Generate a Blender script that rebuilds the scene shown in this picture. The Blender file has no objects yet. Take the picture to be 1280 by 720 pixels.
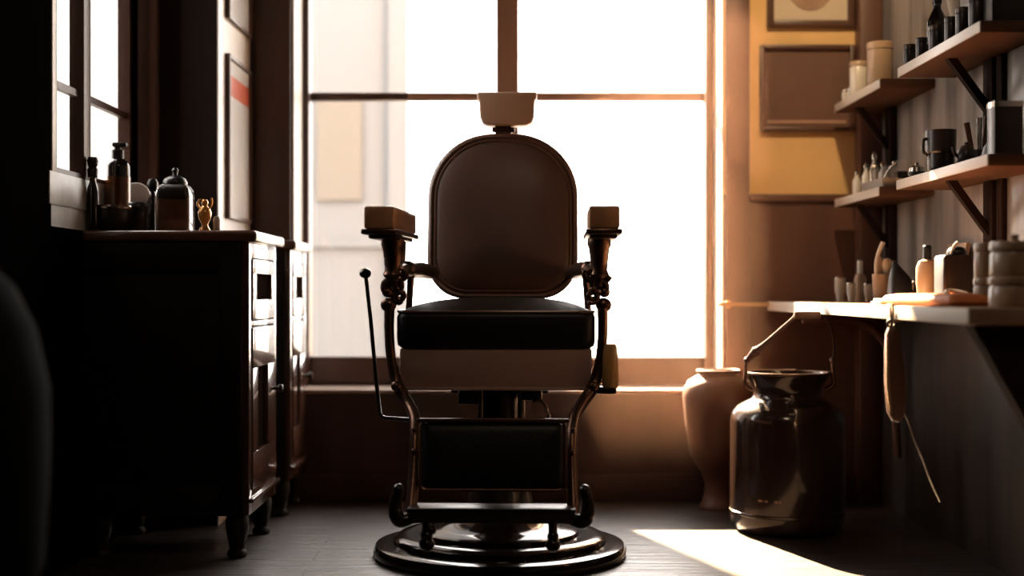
import bpy, bmesh, math, random
from mathutils import Vector, Matrix
random.seed(4)
PI = math.pi
COL = bpy.context.scene.collection
EYE = 0.65; F = 1700.0; CX = 640.0; CY = 365.0

def P(px, py, d):                      # pixel + distance from the camera -> point in the room
    return Vector(((px - CX) / F * d, d, EYE - (py - CY) / F * d))

# ------------------------------------------------------------------ materials
def new_mat(name):
    m = bpy.data.materials.new(name); m.use_nodes = True
    nt = m.node_tree
    return m, nt, nt.nodes['Principled BSDF']

def plain(name, col, rough=.5, metal=0., coat=0., spec=.5, bump=0., bscale=60., var=.0, stretch=(1, 1, 1), trans=0., coat_rough=.08, vscale=None):
    m, nt, b = new_mat(name)
    b.inputs['Base Color'].default_value = (*col, 1)
    b.inputs['Roughness'].default_value = rough
    b.inputs['Metallic'].default_value = metal
    b.inputs['Coat Weight'].default_value = coat
    b.inputs['Coat Roughness'].default_value = coat_rough
    b.inputs['Specular IOR Level'].default_value = spec
    b.inputs['Transmission Weight'].default_value = trans
    tc = nt.nodes.new('ShaderNodeTexCoord'); mp = nt.nodes.new('ShaderNodeMapping')
    mp.inputs['Scale'].default_value = stretch
    nt.links.new(tc.outputs['Object'], mp.inputs['Vector'])
    nz = nt.nodes.new('ShaderNodeTexNoise'); nz.inputs['Scale'].default_value = vscale or bscale
    nz.inputs['Detail'].default_value = 6
    nt.links.new(mp.outputs['Vector'], nz.inputs['Vector'])
    if var > 0:
        r = nt.nodes.new('ShaderNodeValToRGB')
        r.color_ramp.elements[0].position = .3; r.color_ramp.elements[1].position = .7
        r.color_ramp.elements[0].color = (*[c * (1 - var) for c in col], 1)
        r.color_ramp.elements[1].color = (*[min(1, c * (1 + var)) for c in col], 1)
        nt.links.new(nz.outputs['Fac'], r.inputs['Fac'])
        nt.links.new(r.outputs['Color'], b.inputs['Base Color'])
    if bump > 0:
        n2 = nt.nodes.new('ShaderNodeTexNoise'); n2.inputs['Scale'].default_value = bscale; n2.inputs['Detail'].default_value = 4
        nt.links.new(mp.outputs['Vector'], n2.inputs['Vector'])
        bp = nt.nodes.new('ShaderNodeBump'); bp.inputs['Strength'].default_value = bump; bp.inputs['Distance'].default_value = .002
        nt.links.new(n2.outputs['Fac'], bp.inputs['Height'])
        nt.links.new(bp.outputs['Normal'], b.inputs['Normal'])
    return m

def wood(name, col, rough=.4, coat=0., grain='z', scale=14, var=.45, bump=.12, coat_rough=.1, spec=.5):
    st = {'x': (.12, 1, 1), 'y': (1, .12, 1), 'z': (1, 1, .12)}[grain]
    return plain(name, col, rough, 0, coat, spec, bump, scale * 3, var, st, coat_rough=coat_rough, vscale=scale)

def planks_mat():
    m, nt, b = new_mat('floor boards')
    N = nt.nodes.new; Lk = nt.links.new
    tc = N('ShaderNodeTexCoord')
    br = N('ShaderNodeTexBrick')
    br.inputs['Scale'].default_value = 1
    br.inputs['Brick Width'].default_value = 1.3; br.inputs['Row Height'].default_value = .11
    br.inputs['Mortar Size'].default_value = .0022; br.inputs['Mortar Smooth'].default_value = .3
    br.inputs['Color1'].default_value = (.050, .034, .026, 1)
    br.inputs['Color2'].default_value = (.030, .021, .017, 1)
    br.inputs['Mortar'].default_value = (.006, .004, .003, 1)
    br.offset = .37
    Lk(tc.outputs['Object'], br.inputs['Vector'])
    mp = N('ShaderNodeMapping'); mp.inputs['Scale'].default_value = (.09, 1, 1)
    Lk(tc.outputs['Object'], mp.inputs['Vector'])
    nz = N('ShaderNodeTexNoise'); nz.inputs['Scale'].default_value = 55; nz.inputs['Detail'].default_value = 7
    Lk(mp.outputs['Vector'], nz.inputs['Vector'])
    mx = N('ShaderNodeMix'); mx.data_type = 'RGBA'; mx.blend_type = 'MULTIPLY'; mx.inputs[0].default_value = .75
    r = N('ShaderNodeValToRGB')
    r.color_ramp.elements[0].position = .32; r.color_ramp.elements[0].color = (.35, .35, .35, 1)
    r.color_ramp.elements[1].position = .66; r.color_ramp.elements[1].color = (1.3, 1.25, 1.2, 1)
    Lk(nz.outputs['Fac'], r.inputs['Fac'])
    Lk(br.outputs['Color'], mx.inputs[6]); Lk(r.outputs['Color'], mx.inputs[7])
    Lk(mx.outputs[2], b.inputs['Base Color'])
    rr = N('ShaderNodeMapRange'); rr.inputs['To Min'].default_value = .24; rr.inputs['To Max'].default_value = .46
    Lk(nz.outputs['Fac'], rr.inputs['Value']); Lk(rr.outputs['Result'], b.inputs['Roughness'])
    b.inputs['Specular IOR Level'].default_value = .5; b.inputs['Coat Weight'].default_value = 1; b.inputs['Coat Roughness'].default_value = .42
    ad = N('ShaderNodeMath'); ad.operation = 'MULTIPLY_ADD'; ad.inputs[1].default_value = -1.6
    Lk(br.outputs['Fac'], ad.inputs[0]); Lk(nz.outputs['Fac'], ad.inputs[2])
    bp = N('ShaderNodeBump'); bp.inputs['Strength'].default_value = .9; bp.inputs['Distance'].default_value = .005
    Lk(ad.outputs[0], bp.inputs['Height']); Lk(bp.outputs['Normal'], b.inputs['Normal']); Lk(bp.outputs['Normal'], b.inputs['Coat Normal'])
    return m

def glass_mat(name, tint=(1, 1, 1), refl=.07, rough=0.02, gmax=.8):
    m = bpy.data.materials.new(name); m.use_nodes = True
    nt = m.node_tree; nt.nodes.clear()
    o = nt.nodes.new('ShaderNodeOutputMaterial'); t = nt.nodes.new('ShaderNodeBsdfTransparent')
    g = nt.nodes.new('ShaderNodeBsdfGlossy'); mx = nt.nodes.new('ShaderNodeMixShader')
    fr = nt.nodes.new('ShaderNodeLayerWeight'); fr.inputs['Blend'].default_value = .25
    mr = nt.nodes.new('ShaderNodeMapRange'); mr.inputs['To Min'].default_value = refl; mr.inputs['To Max'].default_value = gmax
    t.inputs['Color'].default_value = (*tint, 1); g.inputs['Roughness'].default_value = rough
    nt.links.new(fr.outputs['Facing'], mr.inputs['Value'])
    nt.links.new(mr.outputs['Result'], mx.inputs[0])
    nt.links.new(t.outputs[0], mx.inputs[1]); nt.links.new(g.outputs[0], mx.inputs[2])
    nt.links.new(mx.outputs[0], o.inputs['Surface'])
    return m

M = {}
M['floor'] = planks_mat()
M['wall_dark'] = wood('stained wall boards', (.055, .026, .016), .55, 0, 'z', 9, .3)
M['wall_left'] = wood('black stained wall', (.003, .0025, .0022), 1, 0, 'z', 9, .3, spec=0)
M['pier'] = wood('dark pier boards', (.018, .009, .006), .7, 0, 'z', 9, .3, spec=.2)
M['matte_leather'] = plain('worn black leather', (.004, .0045, .004), .9, spec=.05, bump=.2, bscale=120)
M['edge'] = plain('lit edge colour', (.80, .70, .58), .4, coat=.3, coat_rough=.3)  # light falling on the edges is put into this pale colour
M['wall_wood'] = wood('brown wainscot', (.11, .046, .027), .5, 0, 'z', 8, .3)
M['ceiling'] = plain('ceiling paint', (.06, .045, .035), .8)
M['ochre'] = plain('ochre plaster', (.80, .50, .20), .75, var=.07, bscale=6, bump=.1)
M['plaster'] = plain('pale plaster', (.82, .77, .72), .38, coat=.3, var=.05, bscale=7, coat_rough=.3)
M['grey_plaster'] = plain('grey marble plaster', (.72, .72, .70), .35, var=.2, bscale=12)
M['boards_right'] = wood('boards with counter shade', (.040, .032, .028), .45, .2, 'z', 12, .6, .4, coat_rough=.35)  # shade under the counter put into the darker colour
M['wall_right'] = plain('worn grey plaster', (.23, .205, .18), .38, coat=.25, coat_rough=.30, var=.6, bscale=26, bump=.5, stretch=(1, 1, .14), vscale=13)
M['casing'] = wood('window casing wood', (.40, .23, .155), .45, 0, 'z', 10, .2)
M['frame_dark'] = wood('window frame wood', (.075, .036, .024), .4, 0, 'z', 10, .2)
M['reveal'] = plain('painted reveal', (.42, .38, .34), .5)
M['sill'] = plain('painted sill', (.42, .33, .28), .4, var=.1, bscale=20)
M['post'] = wood('brown post', (.12, .052, .030), .45, 0, 'z', 9, .25)
M['glass'] = glass_mat('window glass', gmax=.25)
M['cab'] = wood('varnished cabinet wood', (.085, .036, .020), .25, 1.0, 'z', 10, .35, .0, coat_rough=.05)
M['cab_end'] = wood('ebonised cabinet end', (.010, .0065, .005), .55, 0, 'z', 10, .2, spec=.25)
M['cab_top'] = wood('cabinet top wood', (.16, .075, .045), .3, .8, 'y', 10, .3, coat_rough=.12)
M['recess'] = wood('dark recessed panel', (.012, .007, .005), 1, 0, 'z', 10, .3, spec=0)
M['leather'] = plain('black leather', (.006, .005, .006), .42, coat=.08, spec=.35, coat_rough=.3, bump=.35, bscale=260)
M['leather_back'] = plain('dark brown leather', (.125, .066, .048), .38, coat=.25, coat_rough=.32, bump=.3, bscale=260)  # brightened to carry window glow on the chair back
M['leather_rim'] = plain('brown leather rim', (.17, .088, .058), .32, coat=.5, coat_rough=.2, bump=.2, bscale=200)
M['headrest'] = plain('glow-lifted leather', (.80, .52, .36), .42, coat=.3, coat_rough=.3, bump=.25, bscale=220)  # window glow on the headrest put into the colour
M['enamel'] = plain('taupe enamel', (.56, .38, .31), .30, coat=.5, coat_rough=.15)
M['bronze'] = plain('bronzed iron', (.15, .082, .058), .30, .85, bump=.3, bscale=120)
M['bronze_light'] = plain('worn brass', (.62, .36, .17), .28, .9, bump=.25, bscale=120)
M['arm_pad'] = wood('armrest wood', (.70, .38, .20), .30, .6, 'y', 14, .25, coat_rough=.15)  # brightened to carry window glow on the armrests
M['chrome'] = plain('dull nickel', (.55, .45, .38), .18, 1)
M['iron'] = plain('black iron', (.020, .014, .012), .28, .6, coat=.5, coat_rough=.12)
M['base'] = plain('polished dark base', (.022, .014, .011), .16, .4, coat=.8, coat_rough=.06)
M['amber_wood'] = plain('honey horn handle', (.62, .36, .13), .3, coat=.5)
M['enamel_black'] = plain('black brown enamel', (.030, .016, .011), .20, coat=1.0, coat_rough=.07)
M['clay'] = plain('terracotta', (.12, .048, .028), .5, var=.15, bscale=14, bump=.2)
M['shelf'] = wood('shelf wood', (.10, .052, .032), .85, 0, 'y', 10, .2, spec=.1)
M['shelf_under'] = wood('counter wood', (.34, .22, .15), .35, .4, 'y', 10, .2, coat_rough=.2)
M['bracket'] = wood('dark bracket wood', (.022, .012, .009), .9, 0, 'z', 10, .2, spec=.08)
M['tin_dark'] = plain('dark tin', (.030, .021, .017), .38, .2, coat=.1)
M['tin_tan'] = plain('tan tin', (.42, .28, .17), .38, coat=.2)
M['cream'] = plain('cream ceramic', (.70, .62, .52), .25, coat=.5)
M['stone_jar'] = plain('stoneware', (.36, .235, .145), .4, coat=.3, var=.15, bscale=18)
M['jar_lid'] = plain('dark lid', (.10, .065, .045), .35, .3)
M['brown_card'] = plain('brown card', (.22, .09, .05), .55)
M['black_plastic'] = plain('black plastic', (.012, .011, .011), .3)
M['amber_glass'] = plain('amber bottle glass', (.28, .10, .03), .1, coat=.8, trans=.55)
M['dark_glass'] = plain('dark bottle glass', (.012, .008, .007), .12, coat=.6, trans=.0)
M['gold'] = plain('golden amber', (.85, .40, .09), .2, .6, coat=.5)
M['rust_leather'] = plain('rust leather', (.60, .19, .06), .45, var=.2, bscale=20)
M['clear'] = glass_mat('clear jar glass', (.9, .88, .84), .12)
M['frame_pic'] = wood('picture frame wood', (.085, .040, .024), .4, 0, 'x', 10, .2)
M['pic_brown'] = plain('dark canvas', (.13, .060, .036), .6, var=.18, bscale=5)
M['pic_sepia'] = plain('sepia canvas', (.33, .20, .12), .6, var=.5, bscale=9)
M['paper_ivory'] = plain('ivory mount', (.62, .50, .36), .6)
M['poster_pale'] = plain('pale poster', (.78, .75, .72), .30, coat=.6, var=.12, bscale=5, coat_rough=.15)
M['poster_red'] = plain('red poster band', (.70, .15, .08), .30, coat=.6, coat_rough=.15)
M['facade'] = plain('street plaster', (.205, .215, .225), .9, var=.02, bscale=.6)
M['backdrop_white'] = plain('pane backdrop white', (.40, .41, .405), .9, var=.02, bscale=.6)
M['facade_beige'] = plain('street shutter', (.195, .18, .155), .9)
M['ground_out'] = plain('pale paving', (.20, .195, .185), .9, var=.06, bscale=2)
M['steel'] = plain('brushed steel', (.62, .56, .50), .25, 1)
M['bristle'] = plain('bristles', (.55, .42, .30), .7)

# ------------------------------------------------------------------ mesh builder
class MB:
    def __init__(s): s.bm = bmesh.new()
    def add(s, bm):
        me = bpy.data.meshes.new('tmp'); bm.to_mesh(me); bm.free(); s.bm.from_mesh(me); bpy.data.meshes.remove(me); return s
    def box(s, lo, hi, bev=0., seg=2, rot=None, mat=0):
        bm = bmesh.new(); bmesh.ops.create_cube(bm, size=1)
        lo, hi = Vector(lo), Vector(hi); c = (lo + hi) / 2; d = hi - lo
        for v in bm.verts: v.co = Vector((v.co.x * d.x, v.co.y * d.y, v.co.z * d.z))
        if bev > 0: bmesh.ops.bevel(bm, geom=bm.edges[:], offset=min(bev, min(abs(d.x), abs(d.y), abs(d.z)) * .49), segments=seg, profile=.5, affect='EDGES')
        if rot is not None:
            for v in bm.verts: v.co = rot @ v.co
        for v in bm.verts: v.co += c
        for f in bm.faces: f.material_index = mat
        return s.add(bm)
    def lathe(s, prof, c=(0, 0, 0), seg=40, axis=None, mat=0, cap=True):
        bm = bmesh.new(); rings = []
        R = axis.to_track_quat('Z', 'Y').to_matrix() if axis is not None else Matrix.Identity(3)
        c = Vector(c)
        for r, z in prof:
            if r < 1e-6: rings.append([bm.verts.new(c + R @ Vector((0, 0, z)))])
            else: rings.append([bm.verts.new(c + R @ Vector((r * math.cos(2 * PI * k / seg), r * math.sin(2 * PI * k / seg), z))) for k in range(seg)])
        for a, b in zip(rings, rings[1:]):
            for k in range(seg):
                k2 = (k + 1) % seg
                if len(a) == 1 and len(b) == 1: continue
                if len(a) == 1: f = bm.faces.new((a[0], b[k], b[k2]))
                elif len(b) == 1: f = bm.faces.new((a[k], a[k2], b[0]))
                else: f = bm.faces.new((a[k], a[k2], b[k2], b[k]))
        if cap:
            if len(rings[0]) > 1: bm.faces.new(rings[0])
            if len(rings[-1]) > 1: bm.faces.new(rings[-1])
        bmesh.ops.recalc_face_normals(bm, faces=bm.faces)
        for f in bm.faces: f.material_index = mat
        return s.add(bm)
    def ball(s, c, r, sc=(1, 1, 1), seg=16, mat=0):
        bm = bmesh.new(); bmesh.ops.create_uvsphere(bm, u_segments=seg, v_segments=max(8, seg // 2), radius=r)
        for v in bm.verts: v.co = Vector((v.co.x * sc[0], v.co.y * sc[1], v.co.z * sc[2])) + Vector(c)
        for f in bm.faces: f.material_index = mat
        return s.add(bm)
    def tube(s, pts, r, seg=10, flat=None, closed=False, smooth=True, mat=0):
        pts = [Vector(p) for p in pts]
        rs = r if isinstance(r, (list, tuple)) else [r] * len(pts)
        if smooth and len(pts) > 2:
            q = []; qr = []; n = len(pts); last = n if closed else n - 1
            for i in range(last):
                p0 = pts[(i - 1) % n] if closed or i > 0 else pts[0]; p1 = pts[i]; p2 = pts[(i + 1) % n]
                p3 = pts[(i + 2) % n] if closed or i + 2 < n else pts[-1]
                for k in range(5):
                    t = k / 5
                    q.append(.5 * ((2 * p1) + (-p0 + p2) * t + (2 * p0 - 5 * p1 + 4 * p2 - p3) * t * t + (-p0 + 3 * p1 - 3 * p2 + p3) * t ** 3))
                    qr.append(rs[i] * (1 - t) + rs[(i + 1) % n] * t)
            if not closed: q.append(pts[-1]); qr.append(rs[-1])
            pts, rs = q, qr
        bm = bmesh.new(); rings = []; n = len(pts)
        up = None
        for i, p in enumerate(pts):
            if closed: t = pts[(i + 1) % n] - pts[i - 1]
            else: t = pts[min(i + 1, n - 1)] - pts[max(i - 1, 0)]
            t.normalize()
            if up is None: up = Vector((0, 1, 0)) if abs(t.y) < .9 else Vector((1, 0, 0))
            a = t.cross(up)
            if a.length < 1e-4: a = t.cross(Vector((0, 0, 1)))
            a.normalize(); b = a.cross(t).normalized(); up = b
            fa, fb = flat or (1, 1)
            rings.append([bm.verts.new(p + a * (rs[i] * fa * math.cos(2 * PI * k / seg)) + b * (rs[i] * fb * math.sin(2 * PI * k / seg))) for k in range(seg)])
        pairs = list(zip(rings, rings[1:])) + ([(rings[-1], rings[0])] if closed else [])
        for A, B in pairs:
            for k in range(seg):
                k2 = (k + 1) % seg; bm.faces.new((A[k], A[k2], B[k2], B[k]))
        if not closed: bm.faces.new(rings[0]); bm.faces.new(rings[-1])
        bmesh.ops.recalc_face_normals(bm, faces=bm.faces)
        for f in bm.faces: f.material_index = mat
        return s.add(bm)
    def prism(s, poly, a, b, axis='y', bev=0., mat=0):
        # poly: 2D points; extruded from a to b along axis
        bm = bmesh.new()
        def mk(u, v, w): return {'y': (u, w, v), 'x': (w, u, v), 'z': (u, v, w)}[axis]
        A = [bm.verts.new(mk(u, v, a)) for u, v in poly]; B = [bm.verts.new(mk(u, v, b)) for u, v in poly]
        bm.faces.new(A); bm.faces.new(B)
        n = len(poly)
        for k in range(n): bm.faces.new((A[k], A[(k + 1) % n], B[(k + 1) % n], B[k]))
        bmesh.ops.recalc_face_normals(bm, faces=bm.faces)
        if bev > 0:
            es = [e for e in bm.edges if abs((e.verts[0].co - e.verts[1].co).dot(Vector(mk(0, 0, 1)))) < 1e-5]
            bmesh.ops.bevel(bm, geom=es, offset=bev, segments=3, profile=.5, affect='EDGES')
        for f in bm.faces: f.material_index = mat
        return s.add(bm)
    def loops(s, loops, capend=True, mat=0):
        bm = bmesh.new(); R = [[bm.verts.new(p) for p in lp] for lp in loops]
        n = len(R[0])
        for A, B in zip(R, R[1:]):
            for k in range(n): bm.faces.new((A[k], A[(k + 1) % n], B[(k + 1) % n], B[k]))
        if capend: bm.faces.new(R[0]); bm.faces.new(R[-1])
        bmesh.ops.recalc_face_normals(bm, faces=bm.faces)
        for f in bm.faces: f.material_index = mat
        return s.add(bm)
    def build(s, name, mats, parent=None, angle=38, loc=None):
        me = bpy.data.meshes.new(name); s.bm.to_mesh(me); s.bm.free()
        for m in (mats if isinstance(mats, (list, tuple)) else [mats]): me.materials.append(m)
        me.polygons.foreach_set('use_smooth', [True] * len(me.polygons))
        try: me.set_sharp_from_angle(angle=math.radians(angle))
        except Exception: pass
        o = bpy.data.objects.new(name, me); COL.objects.link(o)
        if parent: o.parent = parent
        if loc is not None: o.location = loc
        return o

def thing(name, label, cat, loc=(0, 0, 0), rz=0, group=None):
    o = bpy.data.objects.new(name, None); COL.objects.link(o)
    o.location = loc; o.rotation_euler = (0, 0, rz); o.empty_display_size = .05
    o['label'] = label; o['category'] = cat
    if group: o['group'] = group
    return o
def tag(o, label, cat, group=None, kind=None):
    o['label'] = label; o['category'] = cat
    if group: o['group'] = group
    if kind: o['kind'] = kind
    return o
def struct(o, label, cat):
    o['kind'] = 'structure'; o['label'] = label; o['category'] = cat; return o
def dup(root, loc, rz=None, label=None, scale=None):
    r = root.copy(); COL.objects.link(r); r.location = loc
    if rz is not None: r.rotation_euler = (0, 0, rz)
    if label: r['label'] = label
    if scale: r.scale = scale
    for ch in root.children:
        c = ch.copy(); COL.objects.link(c); c.parent = r
        for g in ch.children:
            d = g.copy(); COL.objects.link(d); d.parent = c
    return r
def rrect(hw, z0, z1, rt, rb, n=10):
    pts = []
    for cx, cz, r, a0 in ((hw - rt, z1 - rt, rt, 0), (-hw + rt, z1 - rt, rt, 90), (-hw + rb, z0 + rb, rb, 180), (hw - rb, z0 + rb, rb, 270)):
        for k in range(n):
            a = math.radians(a0 + 90 * k / (n - 1)); pts.append((cx + r * math.cos(a), cz + r * math.sin(a)))
    return pts

# ------------------------------------------------------------------ room shell
XL, XR, YB, YN = -1.047, 1.14, 4.25, -1.6
ZC = 2.55
YG = 4.50                                   # glass plane
WX0, WX1 = -.6875, .6625                    # opening in the front wall
WZ0, WZ1 = .345, 1.86
b = MB(); b.box((XL - .2, YN - .1, -.06), (XR + .2, YB + .45, 0)); struct(b.build('floor', M['floor']), 'dark glossy floor of wide boards', 'floor')
b = MB(); b.box((XL - .2, YN - .1, ZC), (XR + .2, YB + .45, ZC + .06)); struct(b.build('ceiling', M['ceiling']), 'dark ceiling', 'ceiling')
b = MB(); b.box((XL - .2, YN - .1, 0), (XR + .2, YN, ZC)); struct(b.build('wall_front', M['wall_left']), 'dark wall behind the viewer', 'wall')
# right wall
b = MB(); b.box((XR, YN, .60), (XR + .12, YB + .35, ZC)); b.box((XR, YN, 0), (XR + .12, YB + .35, .60), mat=1); struct(b.build('wall_right', [M['wall_right'], M['boards_right']]), 'worn dark panelled wall behind the shelves', 'wall')  # lower part painted darker for the shade under the counter
# left wall with opening between y 3.09 and 3.755
LY0, LY1, LZ0, LZ1 = 3.09, 3.745, .925, 2.25
b = MB()
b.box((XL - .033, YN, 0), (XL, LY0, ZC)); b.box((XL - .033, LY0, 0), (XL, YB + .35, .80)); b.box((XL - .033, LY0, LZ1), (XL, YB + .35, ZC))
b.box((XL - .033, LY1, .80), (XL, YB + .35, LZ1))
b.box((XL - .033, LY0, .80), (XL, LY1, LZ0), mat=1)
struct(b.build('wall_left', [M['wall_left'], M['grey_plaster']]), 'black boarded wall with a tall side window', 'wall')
# back wall (the wall holding the big window)
ZW = .955
b = MB()
b.box((XL, YB, 0), (WX0, YB + .35, ZC)); b.box((WX0, YB, 0), (WX1, YB + .35, WZ0 - .012)); b.box((WX0, YB, WZ1), (WX1, YB + .35, ZC))
b.box((WX1, YB, 0), (XR, YB + .35, ZW), mat=1); b.box((WX1, YB, ZW), (XR, YB + .35, ZC), mat=2)
struct(b.build('wall_back', [M['wall_dark'], M['wall_wood'], M['ochre']]), 'window wall, brown boards with an ochre plaster panel on the right', 'wall')
b = MB(); b.box((WX0, YB - .012, WZ0 - .012), (WX1, YG - .03, WZ0 + .0), .003)
struct(b.build('trim_1', M['sill']), 'pale painted sill under the big window', 'window sill')
b = MB(); b.box((WX0 - .003, YB + .002, WZ0), (WX0 + .006, YG - .05, WZ1)); b.box((WX1 - .006, YB + .002, WZ0), (WX1 + .003, YG - .05, WZ1))
struct(b.build('trim_2', M['reveal']), 'pale painted reveals either side of the big window', 'window reveal')
# casing post right of window
b = MB(); b.box((WX1 + .004, YB - .02, 0), (WX1 + .078, YB - .0005, ZC), .004); struct(b.build('trim_3', M['post']), 'brown wooden casing board right of the big window', 'casing')
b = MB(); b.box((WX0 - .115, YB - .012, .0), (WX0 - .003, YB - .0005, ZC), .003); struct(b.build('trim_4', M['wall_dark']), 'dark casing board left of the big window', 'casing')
b = MB(); b.box((XR - .07, YB - .07, 0), (XR - .0005, YB - .0005, ZC), .004); struct(b.build('trim_5', M['post']), 'brown corner post behind the shelves', 'post')
# dado cap under ochre plaster
b = MB(); b.box((WX1 + .08, YB - .014, ZW - .022), (XR - .072, YB - .0005, ZW), .003); struct(b.build('trim_6', M['post']), 'brown rail at the foot of the ochre plaster', 'rail')
b = MB(); b.box((XL + .0005, LY0 - .02, LZ0 - .075), (XL + .004, LY1 - .002, LZ0 + .0), .001)
struct(b.build('trim_7', M['grey_plaster']), 'grey stone sill of the side window', 'window sill')
for i, (x0, x1) in enumerate(((-.80, .74), (.742, XR - .072))):
    b = MB(); b.box((x0 + .002, YB - .034, 0), (x1 - .0, YB - .021, .085), .004)
    struct(b.build('baseboard_back' if i == 0 else 'baseboard_right', M['wall_dark']), 'brown skirting ' + ('under the big window' if i == 0 else 'below the counter'), 'baseboard')
# pier on the left
PX, PY = -.816, 3.78
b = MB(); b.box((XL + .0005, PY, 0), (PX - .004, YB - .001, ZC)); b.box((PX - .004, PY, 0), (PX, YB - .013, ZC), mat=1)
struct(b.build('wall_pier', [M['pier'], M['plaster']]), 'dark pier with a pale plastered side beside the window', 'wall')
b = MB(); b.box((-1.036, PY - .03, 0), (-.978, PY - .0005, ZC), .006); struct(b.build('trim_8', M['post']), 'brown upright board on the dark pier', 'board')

# big window
w = bpy.data.objects.new('window_1', None); COL.objects.link(w); w.location = (0, YG, 0)
struct(w, 'tall shop window with a heavy mullion and a thin transom', 'window')
GX0, GX1, GZ0 = -.662, .632, .437
b = MB()
b.box((WX0 + .006, -.07, WZ0), (GX0, .02, WZ1), .003); b.box((GX1, -.07, WZ0), (WX1 - .006, .02, WZ1), .003)
b.box((GX0, -.05, WZ0 + .0), (GX1, .02, GZ0), .004); b.box((GX0, -.05, WZ1 - .07), (GX1, .02, WZ1), .003)
b.build('window_frame', M['frame_dark'], w)
b = MB(); b.box((-.052, -.045, GZ0), (.022, .02, WZ1 - .07), .003); b.build('mullion', M['casing'], w)
b = MB(); b.box((GX0, -.02, 1.282), (-.344, .02, 1.307), .002); b.build('transom', M['frame_dark'], w)
b = MB(); b.box((-.344, -.02, 1.281), (-.052, .012, 1.308), .002); b.box((.022, -.02, 1.281), (GX1, .012, 1.308), .002); b.build('transom', M['casing'], w)
b = MB(); b.box((.328, -.008, 1.308), (.336, .010, WZ1 - .07), .001); b.build('muntin', M['edge'], w)
b = MB(); b.box((GX0, .004, GZ0), (GX1, .008, WZ1 - .07)); b.build('window_pane', M['glass'], w)
# side window
w2 = bpy.data.objects.new('window_2', None); COL.objects.link(w2); w2.location = (XL, LY0, 0)
struct(w2, 'narrow side window above the cabinet with a dark mullion', 'window')
L = LY1 - LY0
b = MB(); b.box((-.033, .225, LZ0), (.004, .281, LZ1), .003); b.build('mullion', M['frame_dark'], w2)
b = MB(); b.box((-.030, 0, LZ0), (-.002, .012, LZ1)); b.box((-.033, L - .02, LZ0), (.0, L, LZ1)); b.box((-.03, 0, LZ0), (0, L, LZ0 + .012)); b.build('window_frame', M['frame_dark'], w2)
b = MB(); b.box((-.004, .0, LZ0), (.003, .032, LZ1), .001); b.build('lit_frame_side', M['edge'], w2)  # pale strip paints the lit near side of the frame
b = MB(); b.box((-.026, .01, 1.125), (-.010, L - .02, 1.142)); b.build('transom', M['frame_dark'], w2)
b = MB(); b.box((-.022, .01, LZ0), (-.018, L - .01, LZ1)); b.build('window_pane', M['glass'], w2)

# outside
b = MB(); b.box((-2.0, -2, -.25), (-1.42, 3.2, 5)); nb = b.build('sky_blocker', M['bracket']); tag(nb, 'tall dark block added unseen outside the side window to keep sky out', 'wall'); nb['kind'] = 'structure'  # added unseen, blocks sky light at the side window
b = MB(); b.box((-30, YG + .13, -.25), (30, 60, -.20)); struct(b.build('ground', M['ground_out']), 'pale street paving outside the window', 'ground')
b = MB(); b.box((-40, -20, -.26), (XL - .24, YG + .13, -.21)); struct(b.build('ground_side', M['ground_out']), 'pale yard paving outside the side window', 'ground')
fx = -.48
hs = bpy.data.objects.new('street_building', None); COL.objects.link(hs); hs.location = (-1.1, 6.3, -.2)
hs['label'] = 'pale street building seen through the left half of the big window'; hs['category'] = 'building'
b = MB(); b.prism([(-.42, 0), (fx + 1.1, 0), (fx + .62, 1.0), (-.42, 1.0)], 0, 6, 'z'); b.box((fx + 1.1 - .09, -.03, 0), (fx + 1.1 - .0, .0, 6)); b.box((-.42, -.02, 1.06), (fx + 1.1 - .09, 0, 1.085)); b.build('wall', M['facade'], hs)  # facade seen outside; its height and cut-back corner shape the sun patch
hs2 = bpy.data.objects.new('pane_backdrop', None); COL.objects.link(hs2); hs2.location = (-2.6, 6.25, -.2)
hs2['label'] = 'bright white block added behind the side window to whiten its panes and stop sun'; hs2['category'] = 'building'
b = MB(); b.box((-1.0, 0, 0), (1.06, 1.2, 6)); b.box((-1.0, -.02, 0), (1.06, 0, .5)); b.build('wall', M['backdrop_white'], hs2)  # added block, whitens the side panes and keeps sun off them
b = MB(); b.box((-1.1, -.12, 6), (1.08, 1.3, 6.12), .01); b.build('backdrop_cap', M['backdrop_white'], hs2)
q0 = P(396, 250, 6.29); q1 = P(452, 125, 6.29)
b = MB(); b.box((q0.x + 1.1, -.015, q0.z + .2), (q1.x + 1.1, -.0, q1.z + .2)); b.build('shutter', M['facade_beige'], hs)

# ------------------------------------------------------------------ barber chair
ch = thing('barber_chair', 'antique barber chair with dark leather seat and rounded back standing before the window', 'chair', (-.030, 3.37, 0), math.radians(-1.8))
# base
b = MB(); b.lathe([(0, 0), (.303, 0), (.312, .006), (.313, .018), (.306, .030), (.288, .035), (.272, .031), (.262, .033), (.259, .046), (.250, .053), (.225, .055), (.205, .050), (.196, .052), (.193, .062), (.182, .068), (.155, .071), (.128, .080), (.105, .100), (.0, .100)], seg=96)
b.build('base_plate', M['base'], ch)
b = MB(); b.lathe([(.100, .098), (.090, .105), (.084, .115), (.076, .165), (.072, .172), (.072, .20), (.066, .21), (.064, .30), (.046, .32), (.044, .40), (0, .40)], seg=48)
b.build('pedestal', M['iron'], ch)
for sx in (-1, 1):
    b = MB(); b.lathe([(.0, 0), (.009, 0), (.009, .14), (0, .14)], (sx * .050 + .004, -.03, .27)); b.build('piston_rod', M['chrome'], ch)
b = MB(); b.box((-.10, -.06, .375), (-.045, .06, .412), .006); b.box((.055, -.06, .385), (.105, .06, .412), .006); b.box((-.12, -.02, .40), (.12, .14, .425), .004); b.build('seat_bracket', M['iron'], ch)
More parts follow.
